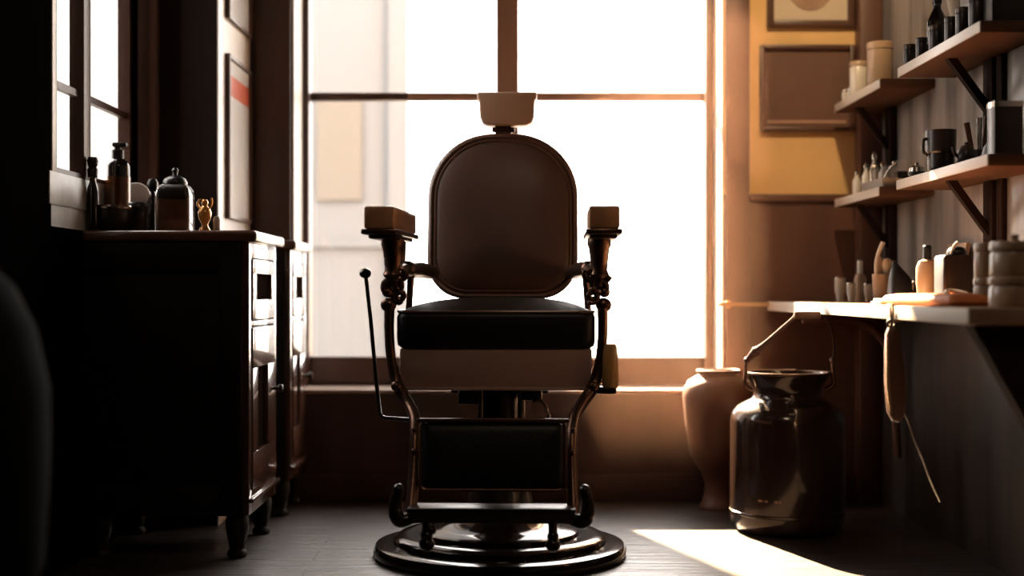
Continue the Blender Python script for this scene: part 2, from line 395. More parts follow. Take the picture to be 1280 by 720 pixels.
b = MB(); b.tube([(.085, -.07, .385), (.10, -.09, .388), (.113, -.10, .380), (.117, -.10, .362), (.121, -.10, .350), (.120, -.10, .30)], .004, seg=8); b.build('pump_spring', M['chrome'], ch)
# seat frame
b = MB(); b.box((-.221, -.25, .428), (.221, .17, .521), .006); b.box((-.225, -.255, .424), (.225, .175, .432), .003)
b.build('seat_frame', M['enamel'], ch)
# seat cushion
def cushion(hw, y0, y1, z0, z1, dome, r, n=9):
    lps = []; yc = (y0 + y1) / 2; hd = (y1 - y0) / 2
    def loop(ins, z, rr):
        return [Vector((x, yc + y, z)) for x, y in [(px, py) for px, py in rrect(hw - ins, -(hd - ins), (hd - ins), rr, rr, n)]]
    lps.append(loop(.010, z0, r)); lps.append(loop(.002, z0 + .006, r)); lps.append(loop(0, z0 + .02, r)); lps.append(loop(0, z1 - .016, r)); lps.append(loop(.003, z1 - .006, r)); lps.append(loop(.012, z1, r))
    for k in range(1, 8):
        t = k / 8; ins = .012 + (hd - .03) * t; lp_ = loop(ins, z1, max(.004, r * (1 - t) + .01))
        for p_ in lp_:
            ex = min(1, abs(p_.x) / (hw - .010)); ey = min(1, abs(p_.y - yc) / (hd - .010))
            p_.z = z1 + dome * max(0, (1 - ex ** 3) * (1 - ey ** 3)) ** .6
        lps.append(lp_)
    return lps
b = MB(); b.loops(cushion(.229, -.262, .20, .521, .607, .030, .03)); seat = b.build('seat', M['leather'], ch, 60)
b = MB(); b.tube([Vector((x, -.031 + y, .605)) for x, y in rrect(.226, -.228, .228, .03, .03, 6)], .0035, seg=8, closed=True, smooth=False); b.build('piping', M['leather_rim'], seat)
# backrest: tilted plane, local frame (u across, v up)
BT = math.radians(9)
def bk(u, v, w):        # w: towards the viewer
    return Vector((u, .155 + (v - .64) * math.tan(BT) - w, v))
hwB, zb0, zb1 = .196, .632, 1.068
def bloop(ins, w, n=12):
    m_ = hwB - ins - .002
    return [bk(x, z, w) for x, z in rrect(hwB - ins, zb0 + ins, zb1 - ins, min(m_, max(.01, .168 - ins * .8)), min(m_, max(.01, .100 - ins * .7)), n)]
b = MB()
lp = [bloop(.02, -.045), bloop(.004, -.035), bloop(0, -.01), bloop(0, .004), bloop(.004, .012), bloop(.010, .014), bloop(.014, .008)]
b.loops(lp); br = b.build('backrest', M['leather_rim'], ch, 70)
b = MB(); lp = []
for k in range(9):
    t = k / 8; lp.append(bloop(.016 + .15 * t ** 1.6 * 1.0, .006 + .026 * math.sin(t * PI / 2)))
b.loops(lp); b.build('back_cushion', M['leather_back'], br, 70)
b = MB(); b.tube(bloop(.020, .010), .004, seg=8, closed=True, smooth=False); b.build('piping', M['leather_rim'], br)
# headrest
hp = [(-.078, 1.158), (-.079, 1.170), (-.075, 1.176), (.075, 1.176), (.079, 1.170), (.078, 1.158), (.073, 1.152), (.071, 1.108), (.064, 1.094), (.050, 1.088), (-.050, 1.088), (-.064, 1.094), (-.071, 1.108), (-.073, 1.152)]
b = MB(); b.prism(hp, .20, .265, 'y', .006); b.build('headrest', M['headrest'], ch, 50, (.010, 0, 0))
b = MB(); b.box((-.022, .222, 1.02), (.022, .240, 1.095), .004); b.box((-.014, .222, 1.070), (.014, .24, 1.10), .003); b.lathe([(0, -.03), (.007, -.03), (.007, .03), (0, .03)], (0, .226, 1.079), 16, Vector((1, 0, 0))); b.build('headrest_stem', M['bronze'], ch)
# arms
for sx in (-1, 1):
    rz = Matrix.Rotation(math.radians(-3.0 if sx < 0 else 0), 3, 'Z')
    b = MB(); b.box((sx * .2455 - .034, -.365, .790), (sx * .2455 + .034, -.045, .841), .006, rot=rz)
    pad = b.build('armrest', M['arm_pad'], ch)
    b = MB(); b.box((sx * .2455 - .040, -.370, .778), (sx * .2455 + .040, -.040, .790), .004, rot=rz); b.box((sx * .2455 - .030, -.33, .770), (sx * .2455 + .030, -.07, .779), .003, rot=rz); b.build('armrest_plate', M['bronze'], pad)
    # post (baluster, square section)
    b = MB(); x = sx * .238
    b.lathe([(.0, .772), (.026, .772), (.028, .760), (.024, .750), (.022, .735), (.020, .715), (.019, .700), (.023, .690), (.018, .682), (0, .682)], (x, -.235, 0), 20)
    b.build('arm_post', M['bronze'], ch)
    b = MB(); b.lathe([(.0, .775), (.016, .775), (.014, .74), (.011, .70), (.016, .685), (.0, .680)], (x, -.10, 0), 16)
    b.build('rear_arm_post', M['bronze'], ch)
    # cast scrollwork between arm and seat rail
    b = MB()
    b.ball((x - sx * .002, -.235, .674), .019, (1, .8, 1)); b.ball((x + sx * .012, -.238, .650), .013); b.ball((x - sx * .012, -.238, .655), .012)
    def scroll(cx, cz, r0, turns, a0, rt):
        return [(cx + (r0 * (1 - .75 * k / 16)) * math.cos(a0 + sx * turns * 2 * PI * k / 16), -.24, cz + (r0 * (1 - .75 * k / 16)) * math.sin(a0 + sx * turns * 2 * PI * k / 16)) for k in range(17)]
    b.tube(scroll(x + sx * .004, .664, .024, 1.3, .5, 0), .0085, seg=8)
    b.tube(scroll(x - sx * .018, .690, .016, 1.2, 2.5, 0), .0075, seg=8)
    b.tube(scroll(x - sx * .016, .640, .015, 1.2, 4, 0), .007, seg=8)
    b.ball((x + sx * .010, -.236, .620), .017, (1.1, .8, 1)); b.ball((x - sx * .014, -.236, .630), .011)
    b.build('scroll_casting', M['bronze'], ch)
    # side rail S curve down to the footrest
    b = MB()
    pts = [(x + sx * .008, -.235, .612), (x + sx * .008, -.24, .56), (x + sx * .003, -.245, .50), (x - sx * .008, -.25, .45), (x - sx * .020, -.262, .425), (x - sx * .042, -.285, .395), (x - sx * .060, -.32, .365), (x - sx * .064, -.35, .33), (x - sx * .064, -.385, .25), (x - sx * .062, -.42, .18), (x - sx * .062, -.43, .165)]
    b.tube(pts, [.013, .012, .012, .014, .015, .014, .014, .013, .013, .014, .014], seg=12, flat=(.95, 1.1))
    for pz, py, px_ in ((.435, -.262, x - sx * .012), (.30, -.372, x - sx * .064), (.346, -.35, x - sx * .062)):
        b.ball((px_, py - .012, pz), .006 if pz < .4 else .012)
    b.build('side_rail', M['bronze'], ch)
    # link to backrest
    b = MB()
    b.tube([(x, -.22, .690), (x - sx * .018, -.12, .700), (x - sx * .035, .02, .705), (x - sx * .060, .13, .700)], [.016, .020, .021, .018], seg=12)
    b.tube([(x - sx * .028, -.10, .70), (x - sx * .026, -.10, .66), (x - sx * .022, -.10, .60)], [.010, .008, .008], seg=10)
    b.ball((x - sx * .022, -.12, .705), .020)
    b.build('back_link', M['bronze'], ch)
    # footrest bracket
    b = MB(); xx = sx * .198
    b.tube([(sx * .17, -.455, .165), (xx - sx * .004, -.46, .160), (xx + sx * .006, -.46, .172), (xx + sx * .008, -.455, .195), (xx + sx * .002, -.45, .222)], [.013, .016, .016, .014, .013], seg=12)
    b.ball((xx + sx * .002, -.45, .224), .014)
    b.build('footrest_bracket', M['iron'], ch)
    # pegs
    b = MB(); pxx = sx * .135 - .003
    b.tube([(pxx - sx * 0.0, -.46, .165), (pxx, -.462, .135), (pxx, -.462, .115)], [.011, .010, .012], seg=12)
    b.ball((pxx, -.462, .110), .017, (1, 1, .9)); b.ball((pxx, -.462, .128), .013)
    if sx < 0: b.ball((pxx + .010, -.462, .140), .011)
    b.build('footrest_peg', M['iron'], ch)
# footrest pad & bar
def panel(hw, z0, z1, yf, th, r, bulge):
    lps = []
    zc = (z0 + z1) / 2; hh = (z1 - z0) / 2
    for ins, w in ((.006, -th), (0, -th + .005), (0, -.006), (.004, -.001), (.010, .002)):
        lps.append([Vector((x, yf - w + (z - z0) * .18, z)) for x, z in rrect(hw - ins, z0 + ins, z1 - ins, r, r, 7)])
    for k in range(1, 7):
        t = k / 6; ins = .010 + (hh - .014) * t
        lps.append([Vector((x, yf - .002 - bulge * math.sin(t * PI / 2) + (z - z0) * .18, z)) for x, z in rrect(hw - ins, z0 + ins, z1 - ins, max(.003, r * (1 - t)), max(.003, r * (1 - t)), 7)])
    return lps
b = MB(); b.loops(panel(.155, .222, .362, -.415, .03, .012, .004)); fp = b.build('footrest_pad', M['leather'], ch, 60)
b = MB(); b.tube([Vector((x, -.405 + (z - .222) * .18, z)) for x, z in rrect(.158, .219, .366, .012, .012, 5)], .0042, seg=8, closed=True, smooth=False)
b.box((-.168, -.392, .364), (.168, -.372, .372), .002); b.build('footrest_frame', M['bronze'], fp)
b = MB(); b.box((-.180, -.470, .155), (.180, -.40, .187), .004); b.box((-.180, -.474, .183), (.180, -.396, .188), .002); b.build('footrest_bar', M['tin_dark'], ch)
# lever with ball, elbow
b = MB()
b.tube([(-.310, -.17, .690), (-.300, -.17, .60), (-.286, -.17, .45), (-.277, -.17, .365), (-.272, -.17, .356), (-.262, -.175, .353), (-.19, -.20, .351)], .0048, seg=10, smooth=False)
lv = b.build('recline_lever', M['iron'], ch)
b = MB(); b.ball((-.311, -.17, .694), .0145, (1, 1, .85)); b.build('lever_knob', M['iron'], lv)
# side knob (right)
b = MB(); b.lathe([(0, -.052), (.014, -.052), (.018, -.044), (.0195, -.02), (.0185, .02), (.016, .044), (.012, .052), (0, .052)], (.262, -.262, .480), 20)
hd_ = b.build('brake_grip', M['amber_wood'], ch)
b = MB(); b.box((.228, -.28, .418), (.276, -.245, .434), .005); b.build('grip_clamp', M['iron'], hd_)

# ------------------------------------------------------------------ cabinets on the left
def cabinet(loc, w, dep, h, label, top_over):
    """front faces +x; w: length along y, dep: depth along x (towards -x)"""
    c = thing('cabinet', label, 'cabinet', loc)
    zb = .105; x0 = -dep
    b = MB(); b.box((x0, 0, zb), (-.018, w, h - .028), .002)
    # end panel mouldings
    b.box((x0 + .0, -.004, zb), (-.03, 0, zb + .07), .001); b.box((x0, -.004, h - .105), (-.03, 0, h - .030), .001); b.box((-.07, -.0045, zb), (-.0185, 0, h - .030), .001)
    b.build('carcass', M['cab_end'], c)
    b = MB()
    # face frame (stiles and rails) in the plane x -0.018..0
    b.box((-.018, 0, zb), (0, .035, h - .028), .002); b.box((-.018, w - .03, zb), (0, w, h - .028), .002)
    b.box((-.018, .035, zb), (0, w - .03, zb + .055), .002); b.box((-.018, .035, h - .066), (0, w - .03, h - .028), .002)
    b.box((-.018, .035, h - .235), (0, w - .03, h - .222), .0015)
    b.build('face_frame', M['cab'], c)
    # drawer
    b = MB(); y0, y1, z0, z1 = .038, w - .033, h - .219, h - .069
    b.box((-.016, y0, z0), (.003, y1, z0 + .05), .0015); b.box((-.016, y0, z1 - .035), (.003, y1, z1), .0015)
    b.box((-.016, y0, z0 + .05), (.003, y0 + .05, z1 - .035), .0015); b.box((-.016, y1 - .05, z0 + .05), (.003, y1, z1 - .035), .0015)
    dr = b.build('drawer', M['cab'], c)
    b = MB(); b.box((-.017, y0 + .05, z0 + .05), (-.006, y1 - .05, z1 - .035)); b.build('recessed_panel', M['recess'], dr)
    # door
    b = MB(); z0, z1 = zb + .058, h - .238
    b.box((-.016, y0, z0), (.003, y1, z0 + .09), .0015); b.box((-.016, y0, z1 - .10), (.003, y1, z1), .0015)
    b.box((-.016, y0, z0 + .09), (.003, y0 + .065, z1 - .10), .0015); b.box((-.016, y1 - .10, z0 + .09), (.003, y1, z1 - .10), .0015)
    do = b.build('door', M['cab'], c)
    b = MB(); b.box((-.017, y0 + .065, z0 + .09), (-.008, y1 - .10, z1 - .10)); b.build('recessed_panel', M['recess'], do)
    b = MB(); b.lathe([(0, 0), (.005, 0), (.005, .010), (.011, .016), (.010, .024), (0, .027)], (.003, y1 - .022, z0 + .23), 16, Vector((1, 0, 0))); b.build('knob', M['iron'], do)
    b = MB(); b.box((-.018, .0, zb + .030), (.012, w, zb + .042), .004); b.build('plinth_moulding', M['cab'], c)
    # feet
    for fy in (.03, w - .03):
        for fx_ in (-.035, x0 + .035):
            b = MB(); b.lathe([(0, 0), (.020, 0), (.024, .004), (.024, .012), (.018, .020), (.022, .04), (.028, .07), (.028, .09), (.024, .105), (0, .105)], (fx_, fy, 0), 20)
            b.build('foot', M['cab_end'], c)
    b = MB(); b.box((x0, -.012, h - .028), (top_over, w + .02, h), .009, 3); b.build('top', M['cab_top'], c)
    return c
cabinet((-.640, 3.31, 0), .38, abs(XL) - .640 - .002, .80, 'near dark wooden cabinet on the left, bottles and jars standing on its top', .020)
cabinet((-.640, 3.93, 0), .30, .170, .80, 'narrow dark wooden cabinet beside the window, farther of the two cabinets', .018)

# ------------------------------------------------------------------ bottles and jars on the left cabinet
ZT = .8004
def put(px, d, z): return Vector(((px - CX) / F * d, d, z))
# dropper bottle
t = thing('dropper_bottle', 'slim dark bottle with a narrow neck, leftmost on the near cabinet', 'bottle', put(116, 3.335, ZT), 0)
b = MB(); b.lathe([(0, 0), (.013, 0), (.0145, .004), (.0145, .085), (.013, .105), (.008, .120), (.007, .132), (0, .132)], seg=24); b.build('glass_body', M['dark_glass'], t)
b = MB(); b.lathe([(0, .130), (.012, .130), (.013, .150), (.009, .156), (.012, .160), (.014, .172), (.010, .180), (0, .182)], seg=20); b.build('stopper', M['black_plastic'], t)
# tall pump bottle behind bowl
t = thing('pump_bottle', 'tall black pump bottle with an amber band standing behind the low bowl', 'bottle', put(147, 3.50, ZT))
b = MB(); b.lathe([(0, 0), (.031, 0), (.033, .004), (.033, .172), (.030, .182), (.016, .192), (.015, .196), (0, .196)], seg=32); b.build('bottle_body', M['dark_glass'], t)
b = MB(); b.lathe([(.0335, .03), (.0342, .03), (.0342, .145), (.0335, .145)], seg=32, cap=False); b.build('amber_label', M['amber_glass'], t)
b = MB(); b.lathe([(0, .194), (.017, .194), (.017, .214), (.010, .217), (.010, .224), (0, .224)], seg=20); b.box((-.012, -.012, .222), (.026, .012, .234), .004); b.build('pump_head', M['black_plastic'], t)
# bowl in front
t = thing('shaving_bowl', 'low dark shaving bowl with a shiny metal rim in front of the pump bottle', 'bowl', put(141, 3.385, ZT))
b = MB(); b.lathe([(0, 0), (.032, 0), (.034, .004), (.044, .014), (.050, .034), (.050, .056), (.047, .056), (.046, .034), (.040, .018), (0, .014)], seg=36); b.build('bowl_body', M['tin_dark'], t)
b = MB(); b.lathe([(.046, .055), (.052, .055), (.053, .060), (.050, .064), (.046, .061), (.046, .055)], seg=36, cap=False); b.build('rim', M['chrome'], t)
# round mirror / disk (pale dome) on stand
t = thing('shaving_mirror', 'small round pale shaving mirror on a dark foot between bowl and square jar', 'mirror', put(170, 3.55, ZT))
b = MB(); b.lathe([(0, -.004), (.036, -.004), (.038, 0), (.036, .004), (0, .004)], (0, 0, .098), 36, Vector((.15, -1, .1))); b.build('mirror_disc', M['plaster'], t)
b = MB(); b.lathe([(0, 0), (.026, 0), (.026, .006), (.006, .012), (.005, .062), (0, .062)], seg=20); b.build('foot', M['iron'], t)
t = thing('cream_jar', 'squat black lidded jar between the low bowl and the square jar', 'jar', put(172, 3.41, ZT))
b = MB(); b.lathe([(0, 0), (.022, 0), (.024, .003), (.024, .050), (0, .050)], seg=28); b.build('jar_body', M['tin_dark'], t)
b = MB(); b.lathe([(0, .050), (.0255, .050), (.0265, .054), (.0265, .068), (.022, .074), (0, .076)], seg=28); b.build('lid', M['black_plastic'], t)
t = thing('tonic_bottle', 'small dark round-stoppered bottle just left of the square jar', 'bottle', put(191, 3.48, ZT))
b = MB(); b.lathe([(0, 0), (.013, 0), (.014, .003), (.014, .080), (.006, .100), (.006, .108), (0, .108)], seg=22); b.build('glass_body', M['dark_glass'], t)
b = MB(); b.lathe([(0, .107), (.008, .107), (.013, .117), (.014, .128), (.009, .138), (0, .141)], seg=20); b.build('stopper', M['black_plastic'], t)
# square jar with brown contents
t = thing('apothecary_jar', 'large square glass jar with reddish brown contents and a domed black lid', 'jar', put(219, 3.45, ZT), .05)
def sqjar(hw, prof):
    lps = []
    for ins, z in prof: lps.append([Vector((x, y, z)) for x, y in rrect(hw - ins, -(hw - ins), hw - ins, .010, .010, 5)])
    return lps
b = MB(); b.loops(sqjar(.044, [(.002, 0), (0, .003), (0, .095), (.004, .110), (.012, .120)])); jb = b.build('glass_body', M['clear'], t)
b = MB(); b.loops(sqjar(.041, [(.0, .003), (0, .083)])); b.build('powder', M['brown_card'], jb)
b = MB(); b.loops(sqjar(.041, [(.0, .084), (0, .108), (.006, .118), (.012, .1215)])); b.build('collar', M['tin_dark'], jb)
b = MB(); b.lathe([(0, .121), (.030, .121), (.031, .128), (.026, .137), (.014, .144), (.006, .146), (.006, .152), (.009, .158), (.005, .164), (0, .165)], seg=28); b.build('lid', M['black_plastic'], t)
# golden perfume flask
t = thing('cologne_flask', 'small golden amber cologne flask right of the square jar', 'bottle', put(256, 3.42, ZT))
b = MB(); b.lathe([(0, 0), (.013, 0), (.014, .006), (.009, .014), (.008, .020), (.015, .034), (.017, .048), (.014, .058), (.007, .066), (.0, .066)], seg=16); b.build('flask_body', M['gold'], t)
b = MB(); b.ball((0, 0, .074), .009); b.tube([(-.012, 0, .060), (-.018, 0, .072), (-.012, 0, .082), (-.004, 0, .080)], .0028, seg=8); b.tube([(.012, 0, .060), (.018, 0, .074), (.016, 0, .086)], .0028, seg=8); b.build('stopper', M['gold'], t)
t = thing('powder_pot', 'tiny cream pot with rounded lid at the right end of the bottles', 'pot', put(271, 3.43, ZT))
b = MB(); b.lathe([(0, 0), (.008, 0), (.009, .003), (.009, .026), (0, .026)], seg=18); b.build('pot_body', M['cream'], t)
b = MB(); b.lathe([(0, .026), (.010, .026), (.010, .032), (.006, .040), (0, .042)], seg=18); b.build('lid', M['cream'], t)

# ------------------------------------------------------------------ posters on the pier side
def side_picture(name, y0, y1, z0, z1, label, red=None):
    t = thing(name, label, 'picture', (PX, (y0 + y1) / 2, z0))
    hy = (y1 - y0) / 2; h = z1 - z0
    b = MB(); f = .012
    b.box((.0005, -hy, 0), (.014, -hy + f, h), .002); b.box((.0005, hy - f, 0), (.014, hy, h), .002); b.box((.0005, -hy + f, 0), (.014, hy - f, f), .002); b.box((.0005, -hy + f, h - f), (.014, hy - f, h), .002)
    b.build('frame', M['frame_pic'], t)
    b = MB(); b.box((.0005, -hy + f, f), (.006, hy - f, h - f))
    if red: b.box((.006, -hy + f + .02, red[0]), (.0066, hy - f - .004, red[1]), mat=1)
    b.build('print', [M['poster_pale'], M['poster_red']], t)
side_picture('framed_poster', 3.87, 4.20, .86, 1.330, 'tall framed pale poster with a red band on the side of the pier', (.355, .415))
side_picture('framed_print', 3.87, 4.20, 1.43, 1.86, 'pale framed print cut by the top edge, above the red-banded poster')

# ------------------------------------------------------------------ pictures on the ochre wall
def wall_picture(name, label, x0, x1, z0, z1, canvas, fw=.022, mount=False):
    t = thing(name, label, 'picture', ((x0 + x1) / 2, YB - .0005, z0))
    hx = (x1 - x0) / 2; h = z1 - z0
    b = MB(); b.box((-hx, -.022, 0), (-hx + fw, 0, h), .003); b.box((hx - fw, -.022, 0), (hx, 0, h), .003); b.box((-hx + fw, -.022, 0), (hx - fw, 0, fw), .003); b.box((-hx + fw, -.022, h - fw), (hx - fw, 0, h), .003)
    b.build('frame', M['frame_pic'], t)
    if mount:
        b = MB(); b.box((-hx + fw, -.008, fw), (hx - fw, -.001, h - fw)); b.build('mount', M['paper_ivory'], t)
        b = MB(); b.prism([(hx * .62 * math.cos(a) , h * .5 + (h * .5 - .05) * math.sin(a)) for a in [2 * PI * k / 24 for k in range(24)]], -.010, -.008, 'y'); b.build('print', M['pic_sepia'], t)
    else:
        b = MB(); b.box((-hx + fw, -.008, fw), (hx - fw, -.001, h - fw)); b.box((-hx + fw + .01, -.0095, fw + .012), (hx - fw - .01, -.008, fw + .022), mat=1); b.build('canvas', [canvas, M['casing']], t)
wall_picture('framed_painting', 'dark brown framed picture on the ochre wall, behind the far upper shelf', .772, 1.066, 1.150, 1.420, M['pic_brown'], .014)
wall_picture('framed_engraving', 'sepia print in a brown frame at the top edge of the ochre wall', .795, 1.066, 1.476, 1.80, M['pic_sepia'], .02, True)

# ------------------------------------------------------------------ right counter and shelves
XC = .797
t = thing('wall_counter', 'long wooden counter along the right wall with its lit edge painted pale', 'counter', (XC, 2.37, .592))
b = MB(); b.box((0, 0, 0), (XR - XC - .001, 4.226 - 2.37, .030), .003); wt = b.build('worktop', M['shelf_under'], t)
b = MB(); b.box((-.003, 0, .001), (.0, 4.226 - 2.37, .029), .001); b.build('lit_edge_strip', M['edge'], wt)  # pale strip paints the sunlit front of the counter
b = MB(); b.prism([(.015, -.001), (XR - XC - .001, -.001), (XR - XC - .001, -.53), (XR - XC - .03, -.53)], .03, .07, 'y'); b.build('bracket', M['bracket'], t)
b = MB(); b.tube([(.04, 1.55, -.022), (.14, 1.55, -.022), (.22, 1.55, -.035), (.275, 1.55, -.085), (.30, 1.55, -.15), (.305, 1.55, -.24), (.315, 1.55, -.42)], .012, seg=10); b.box((.03, 1.535, -.012), (.33, 1.565, -.0005), .002); b.build('bracket', M['post'], t)
b = MB(); b.box((-.006, .46, -.004), (.014, .505, .034), .002); b.build('edge_clip', M['bronze_light'], t)
# added bar standing in for a sun glint past the counter
b = MB(); b.lathe([(0, 0), (.006, 0), (.006, .16), (0, .16)], (.636, YB - .05, .612), 14, Vector((1, 0, 0))); b.lathe([(0, 0), (.012, 0), (.012, .006), (0, .006)], (.668, YB - .05 + .0, .612), 14, Vector((0, 1, 0))); b.tube([(.672, YB - .05, .612), (.672, YB - .019, .612)], .005, smooth=False)
tag(b.build('glint_bar', M['bronze_light']), 'short brass bar added for the sun glint at the far end of the counter', 'rail')
XS = .992
def shelf(y0, y1, z, label, brk):
    t = thing('wall_shelf', label, 'shelf', (XS, y0, z - .026), group=None)
    b = MB(); b.box((0, 0, 0), (XR - XS - .001, y1 - y0, .026), .003); bo = b.build('board', M['shelf'], t)
    b = MB(); b.box((-.003, 0, .001), (.0, y1 - y0, .025), .001); b.build('lit_edge_strip', M['edge'], bo)  # pale strip carries the window light on the shelf front
    for yb in brk:
        b = MB(); yy = yb - y0
        b.box((XR - XS - .022, yy - .03, -.17), (XR - XS - .001, yy + .03, -.0005), .002)
        b.prism([(.030, -.0005), (.052, -.0005), (XR - XS - .02, -.105), (XR - XS - .02, -.135)], yy - .011, yy + .011, 'y')
        b.build('bracket', M['bracket'], t)
    return t
shelf(2.876, 3.49, 1.225, 'near upper shelf with a row of small dark tins along its edge', (3.2,))
shelf(3.66, 4.17, 1.225, 'far upper shelf carrying two tan canisters beside the ochre wall', (4.05,))
shelf(2.83, 3.50, .938, 'near lower shelf with dark pots and a mug', (3.2,))
shelf(3.67, 4.17, .935, 'far lower shelf with clear glass bottles', (4.05,))
# upright batten on wall
b = MB(); b.box((XR - .014, 3.13, .66), (XR - .0005, 3.165, ZC - .3), .002); struct(b.build('trim_9', M['bracket']), 'dark upright batten behind the near shelves', 'batten')

def tin(name, label, cat, px, d, z, r, h, mat, lid, group=None, square=False, lidh=.012, xfix=None):
    p = put(px, d, z + .0004)
    if xfix is not None: p.x = xfix
    t = thing(name, label, cat, p, group=group)
    b = MB()
    if square: b.loops([[Vector((x, y, zz)) for x, y in rrect(r, -r, r, .003, .003, 3)] for zz in (0, h - lidh)])
    else: b.lathe([(0, 0), (r * .95, 0), (r, .003), (r, h - lidh - .003), (r * .93, h - lidh), (0, h - lidh)], seg=24)
    b.build('tin_body', mat, t)
    if lid:
        b = MB()
        if square: b.loops([[Vector((x, y, zz)) for x, y in rrect(r + .001, -r - .001, r + .001, .003, .003, 3)] for zz in (h - lidh, h)])
        else: b.lathe([(0, h - lidh), (r * 1.03, h - lidh), (r * 1.04, h - .003), (r * .96, h), (0, h)], seg=24)
        b.build('lid', lid, t)
    return t
# row of tins along near upper shelf (edge x = .992), pixel positions run along the edge
places = ['farthest', 'second from the far end', 'third from the far end', 'fourth from the far end', 'fifth from the far end', 'nearest']
specs = [(1137, .016, .055), (1152, .014, .052), (1171, .019, .062), (1189, .015, .058), (1203, .015, .064), (1222, .019, .072)]
for i, (px, r, h) in enumerate(specs):
    x = XS + .006 + r; d = x * F / (px - CX)
    tin('pomade_tin', 'small dark tin, ' + places[i] + ' in the upper shelf row', 'tin', px, d, 1.225, r, h, M['tin_dark'], M['tin_dark'] if i % 2 else M['jar_lid'], 'dark tins on the near upper shelf')
t = thing('storage_box', 'large black storage box at the near end of the upper shelf', 'box', (1.068, 3.01, 1.2254))
b = MB(); b.box((-.045, -.11, 0), (.060, .10, .10), .004); b.build('box_body', M['tin_dark'], t)
b = MB(); b.box((-.049, -.114, .10), (.064, .104, .135), .005); b.build('lid', M['black_plastic'], t)
t = thing('spray_bottle', 'tall dark bottle behind the small tins on the near upper shelf', 'bottle', (1.075, 3.50 - .06, 1.2254))
b = MB(); b.lathe([(0, 0), (.024, 0), (.026, .004), (.026, .105), (.018, .125), (.010, .140), (.010, .155), (0, .155)], seg=24); b.build('bottle_body', M['dark_glass'], t)
b = MB(); b.lathe([(0, .153), (.012, .153), (.012, .172), (0, .172)], seg=16); b.box((-.030, -.008, .170), (.014, .008, .184), .003); b.build('spray_head', M['black_plastic'], t)
t = thing('duster_brush', 'pale neck duster brush fanned out behind the tins on the upper shelf', 'brush', (1.085, 3.29, 1.2254))
b = MB(); b.lathe([(0, 0), (.020, 0), (.021, .004), (.014, .020), (.012, .05), (.018, .065), (0, .065)], seg=20); b.build('handle', M['post'], t)
b = MB(); b.lathe([(0, .064), (.017, .064), (.026, .10), (.038, .16), (.036, .175), (0, .180)], seg=24); b.build('bristle_head', M['bristle'], t)
# far upper shelf
tin('canister', 'tall tan canister with a pale rim, nearer of the two on the far upper shelf', 'canister', 1100, 3.82, 1.225, .036, .125, M['tin_tan'], M['tin_tan'], lidh=.02)
tin('canister', 'shorter cream canister, farther of the two on the far upper shelf', 'canister', 1073, 4.02, 1.225, .026, .105, M['cream'], M['tin_tan'], lidh=.015)
for px, d, h, lab in ((1056, 4.12, .035, 'tiny pale pot at the far end of the far upper shelf'), (1063, 4.02, .03, 'tiny pale pot before the cream canister on the far upper shelf')):
    x = 1.006; dd = x * F / (px - CX)
    tin('salve_pot', lab, 'pot', px, min(dd, 4.15), 1.225, .009, h, M['cream'], M['steel'], 'tiny pots on the far upper shelf', lidh=.006)
# near lower shelf
t = thing('soap_dish', 'small round lidded dish at the far end of the near lower shelf', 'dish', put(1146, 3.42, .9384))
b = MB(); b.lathe([(0, 0), (.018, 0), (.022, .008), (.021, .014), (0, .014)], seg=22); b.build('dish_body', M['tin_dark'], t)
b = MB(); b.lathe([(0, .014), (.021, .014), (.018, .024), (.008, .030), (.004, .032), (.005, .036), (0, .038)], seg=22); b.build('lid', M['steel'], t)
t = thing('shaving_mug', 'dark straight-sided shaving mug with a small handle on the near lower shelf', 'mug', put(1176, 3.235, .9384))
b = MB(); b.lathe([(0, 0), (.029, 0), (.031, .004), (.031, .040), (.035, .044), (.036, .096), (.033, .096), (.031, .006), (0, .006)], seg=32); b.build('mug_body', M['tin_dark'], t)
b = MB(); b.tube([(-.033, -.006, .075), (-.043, -.008, .072), (-.045, -.008, .055), (-.042, -.008, .042), (-.033, -.006, .036)], .004, seg=8); b.build('handle', M['tin_dark'], t)
t = thing('oil_pot', 'small dark teapot-shaped oil pot right of the shaving mug', 'pot', put(1208, 3.10, .9384))
b = MB(); b.lathe([(0, 0), (.014, 0), (.022, .010), (.024, .022), (.018, .036), (0, .036)], seg=22); b.tube([(-.018, -.006, .018), (-.030, -.008, .028), (-.034, -.008, .042)], [.005, .004, .003], seg=8); b.build('pot_body', M['tin_dark'], t)
b = MB(); b.lathe([(0, .036), (.017, .036), (.012, .044), (.004, .047), (.005, .052), (0, .054)], seg=20); b.build('lid', M['jar_lid'], t)
t = thing('brush_cup', 'dark cup packed with upright brushes and combs on the near lower shelf', 'brush cup', put(1224, 3.20, .9384))
b = MB(); b.lathe([(0, 0), (.018, 0), (.020, .004), (.024, .045), (.022, .045), (.018, .006), (0, .006)], seg=22); b.build('cup', M['tin_dark'], t)
for k, (dx, dy, tx, ty, h) in enumerate(((-.010, 0, -.020, 0, .11), (-.002, -.006, -.004, -.012, .12), (.008, 0, .012, .004, .125))):
    b = MB(); b.tube([(dx, dy, .010), (dx + tx * .5, dy + ty * .5, h * .55), (dx + tx, dy + ty, h)], [.003, .006, .0075], seg=8, flat=(1, .5)); o = b.build('comb', M['steel'] if k == 1 else M['brown_card'], t)
t = thing('lather_pot', 'broad dark pot with a steel neck near the end of the near lower shelf', 'pot', put(1247, 2.99, .9384))
b = MB(); b.lathe([(0, 0), (.034, 0), (.036, .006), (.030, .030), (.018, .046), (0, .046)], seg=26); b.build('pot_body', M['tin_dark'], t)
b = MB(); b.lathe([(0, .045), (.016, .045), (.013, .060), (.016, .072), (.013, .080), (0, .080)], seg=20); b.build('neck', M['steel'], t)
